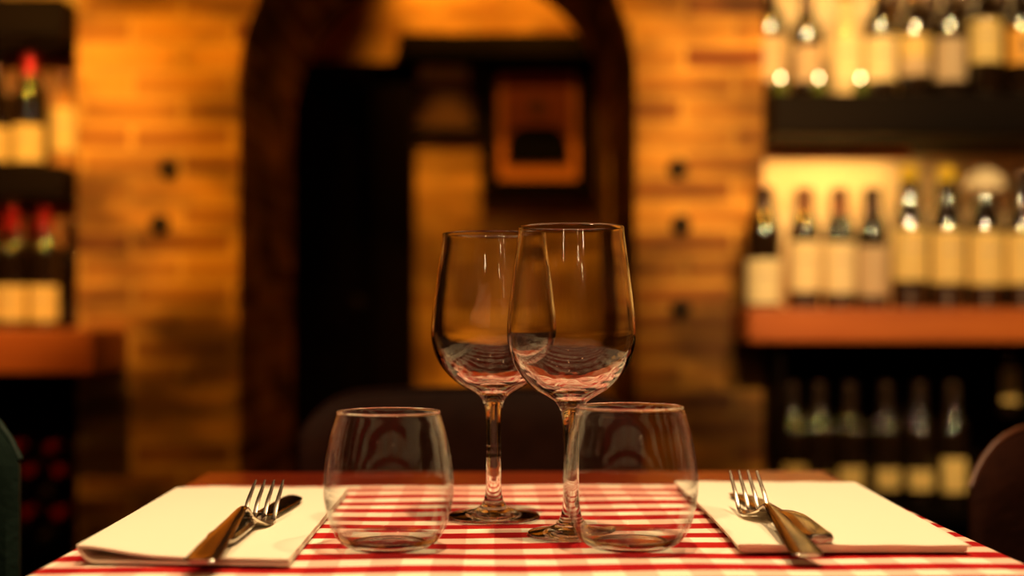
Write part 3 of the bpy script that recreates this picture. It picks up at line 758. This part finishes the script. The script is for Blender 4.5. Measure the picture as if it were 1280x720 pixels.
# ------------------------------------------------------------------ chairs
def make_chair(label, loc, rz, leather, rim, W=.225, top=.807):
    r = empty('dining_chair', loc, rz)
    # backrest: curved upholstered shell facing -Y (towards its table)
    def shell_pt(a, z, off):        # a in -1..1 across, curved in plan
        x = W * math.sin(a * 1.15) / math.sin(1.15); y = .10 * math.cos(a * 1.15) - off * 1
        return x, y, z
    bm = bmesh.new(); na, nz = 28, 14; F2 = []; 
    for off in (0, .045):
        g2 = []
        for j in range(nz + 1):
            row = []
            for i in range(na + 1):
                a = -1 + 2 * i / na
                topz = top - .050 * max(0, abs(a) - .55) ** 2 / .2 - .012 * a * a
                z = .42 + (topz - .42) * j / nz
                pad = math.sqrt(max(0, 1 - (2 * j / nz - 1) ** 6)) * math.sqrt(max(0, 1 - a ** 8))
                o2 = .0225 + (off - .0225) * (.25 + .75 * pad)
                row.append(bm.verts.new(shell_pt(a, z, o2)))
            g2.append(row)
        F2.append(g2)
    for g2 in F2:
        for j in range(nz):
            for i in range(na): bm.faces.new((g2[j][i], g2[j][i + 1], g2[j + 1][i + 1], g2[j + 1][i]))
    A, B = F2
    for i in range(na):
        bm.faces.new((A[0][i], A[0][i + 1], B[0][i + 1], B[0][i])); bm.faces.new((A[nz][i], A[nz][i + 1], B[nz][i + 1], B[nz][i]))
    for j in range(nz):
        bm.faces.new((A[j][0], A[j + 1][0], B[j + 1][0], B[j][0])); bm.faces.new((A[j][na], A[j + 1][na], B[j + 1][na], B[j][na]))
    bk = obj('backrest', bm, leather, r)
    for p in bk.data.polygons: p.use_smooth = True
    bm = bmesh.new(); pts = []
    for i in range(na + 1):
        a = -1 + 2 * i / na; topz = top - .050 * max(0, abs(a) - .55) ** 2 / .2 - .012 * a * a
        pts.append(shell_pt(a, topz + .003, .0225))
    tube(bm, pts, .0035, 10); obj('piping', bm, rim, bk)
    bm = bmesh.new(); box(bm, -.215, .215, -.36, .045, .40, .475, .028, 4); obj('seat', bm, leather, r)
    bm = bmesh.new(); box(bm, -.20, .20, -.345, .03, .365, .40, .004); obj('seat_frame', bm, M['dark_wood'], r, False)
    for sx in (-1, 1):
        for y0, y1 in ((-.32, -.34), (.01, .05)):
            bm = bmesh.new(); tube(bm, [(sx * .175, y0, .37), (sx * .185, (y0 + y1) / 2, .2), (sx * .195, y1, 0)], .018, 12, (1, .6)); obj('leg', bm, M['dark_wood'], r)
    tag(r, label, 'chair', 'upholstered dining chairs'); return r
make_chair('brown leather chair drawn up to the far end of the table', (WX(594, 1.78), 1.66, 0), TH, M['leather'], M['leather'], .226, .808)
make_chair('brown leather chair beside the table under the right cabinet, cut by the frame', (.70, 1.28, 0), .0, M['leather'], M['wood_rim'], .235, .795)
make_chair('dark green leather chair cut by the frame beside the left napkin', (-.650, 1.04, 0), .15, M['leather_green'], M['leather_green'], .235, .846)

# ------------------------------------------------------------------ lights
def aim(o, tgt): o.rotation_euler = (Vector(tgt) - o.location).to_track_quat('-Z', 'Y').to_euler()
def point(name, loc, power, color, radius):
    l = bpy.data.lights.new(name, 'POINT'); l.energy = power; l.color = color; l.shadow_soft_size = radius
    o = bpy.data.objects.new(name, l); COL.objects.link(o); o.location = loc; return o
def spot(name, loc, tgt, power, color, ang, blend, radius):
    l = bpy.data.lights.new(name, 'SPOT'); l.energy = power; l.color = color; l.spot_size = math.radians(ang); l.spot_blend = blend; l.shadow_soft_size = radius
    o = bpy.data.objects.new(name, l); COL.objects.link(o); o.location = loc; aim(o, tgt); return o
WARM = (1, .655, .33)
ORG = (1, .42, .03)
spot('table_pendant', (.12, .72, 2.15), (.0, .95, .75), 72, WARM, 62, .5, .03)
spot('table_pendant', (-.42, .55, 2.20), (-.05, .92, .75), 40, WARM, 62, .5, .025)
spot('table_pendant', (.50, 1.15, 2.20), (.05, .95, .75), 40, WARM, 62, .5, .025)
point('room_pendant', (.15, -.30, 2.28), 3, (1, .62, .26), .03)
for k, (x, z, p) in enumerate(((.55, 1.75, 1.6), (.72, 1.9, 2.2), (.90, 1.7, 1.6), (1.1, 1.85, 2.0), (-.8, 1.8, 1.5))): point('added_streak_light', (x, -1.6, z), p, (1, .70, .36), .025)  # unseen points added behind the camera for streak reflections in the glasses
spot('shelf_spot', (.75, .15, 2.42), (1.06, 3.0, 1.36), 230, (1, .64, .27), 35, .45, .03)
spot('shelf_spot', (.35, .50, 2.20), (1.06, 3.0, 1.30), 130, (1, .64, .27), 35, .45, .03)
spot('shelf_spot', (-.60, .30, 2.35), (-1.32, 3.0, 1.20), 300, (1, .55, .17), 24, .6, .03)
spot('wall_spot', (-.95, 1.35, 2.60), (-.83, 3.0, 1.60), 205, ORG, 38, .9, .04)
spot('wall_spot', (.60, 1.35, 2.60), (.46, 3.0, 1.60), 180, ORG, 35, .9, .04)
spot('passage_spot', (-.21, 3.85, 2.6), (-.235, 4.6, 1.47), 80, ORG, 12, .5, .03)
spot('passage_spot', (-.10, 4.25, 2.68), (-.06, 4.6, 2.10), 110, ORG, 66, .6, .03)
spot('passage_spot', (.10, 3.85, 2.55), (.09, 4.6, 1.50), 17, ORG, 26, .7, .03)  # dim spot added to brighten the tall framed print
spot('wall_spot', (-.95, 1.0, 2.60), (-.86, 3.0, .70), 75, ORG, 26, .9, .04)  # weak unseen spot added to brighten the lower left pier
spot('wall_spot', (.60, 1.0, 2.60), (.42, 3.0, .75), 60, ORG, 22, .9, .04)  # likewise added, for the lower right pier
w = bpy.data.worlds.new('world'); C.world = w; w.use_nodes = True
w.node_tree.nodes['Background'].inputs[0].default_value = (1, .45, .15, 1); w.node_tree.nodes['Background'].inputs[1].default_value = .002

# ------------------------------------------------------------------ camera
cam = bpy.data.cameras.new('camera'); co = bpy.data.objects.new('camera', cam); COL.objects.link(co)
co.location = (0, 0, ZC); co.rotation_euler = (PI / 2, 0, 0)
cam.sensor_width = 36; cam.lens = 36 * F / 1280; cam.shift_y = 33 / 1280; cam.clip_start = .02
cam.dof.use_dof = True; cam.dof.focus_distance = .935; cam.dof.aperture_fstop = cam.lens * .001 / .019
C.camera = co
C.view_settings.view_transform = 'Standard'; C.view_settings.look = 'None'; C.view_settings.gamma = 1; C.view_settings.exposure = 0
C.view_settings.use_curve_mapping = False
C.cycles.max_bounces = 16; C.cycles.transmission_bounces = 14; C.cycles.glossy_bounces = 6; C.cycles.transparent_max_bounces = 12
C.cycles.sample_clamp_indirect = 6
C.cycles.use_denoising = True
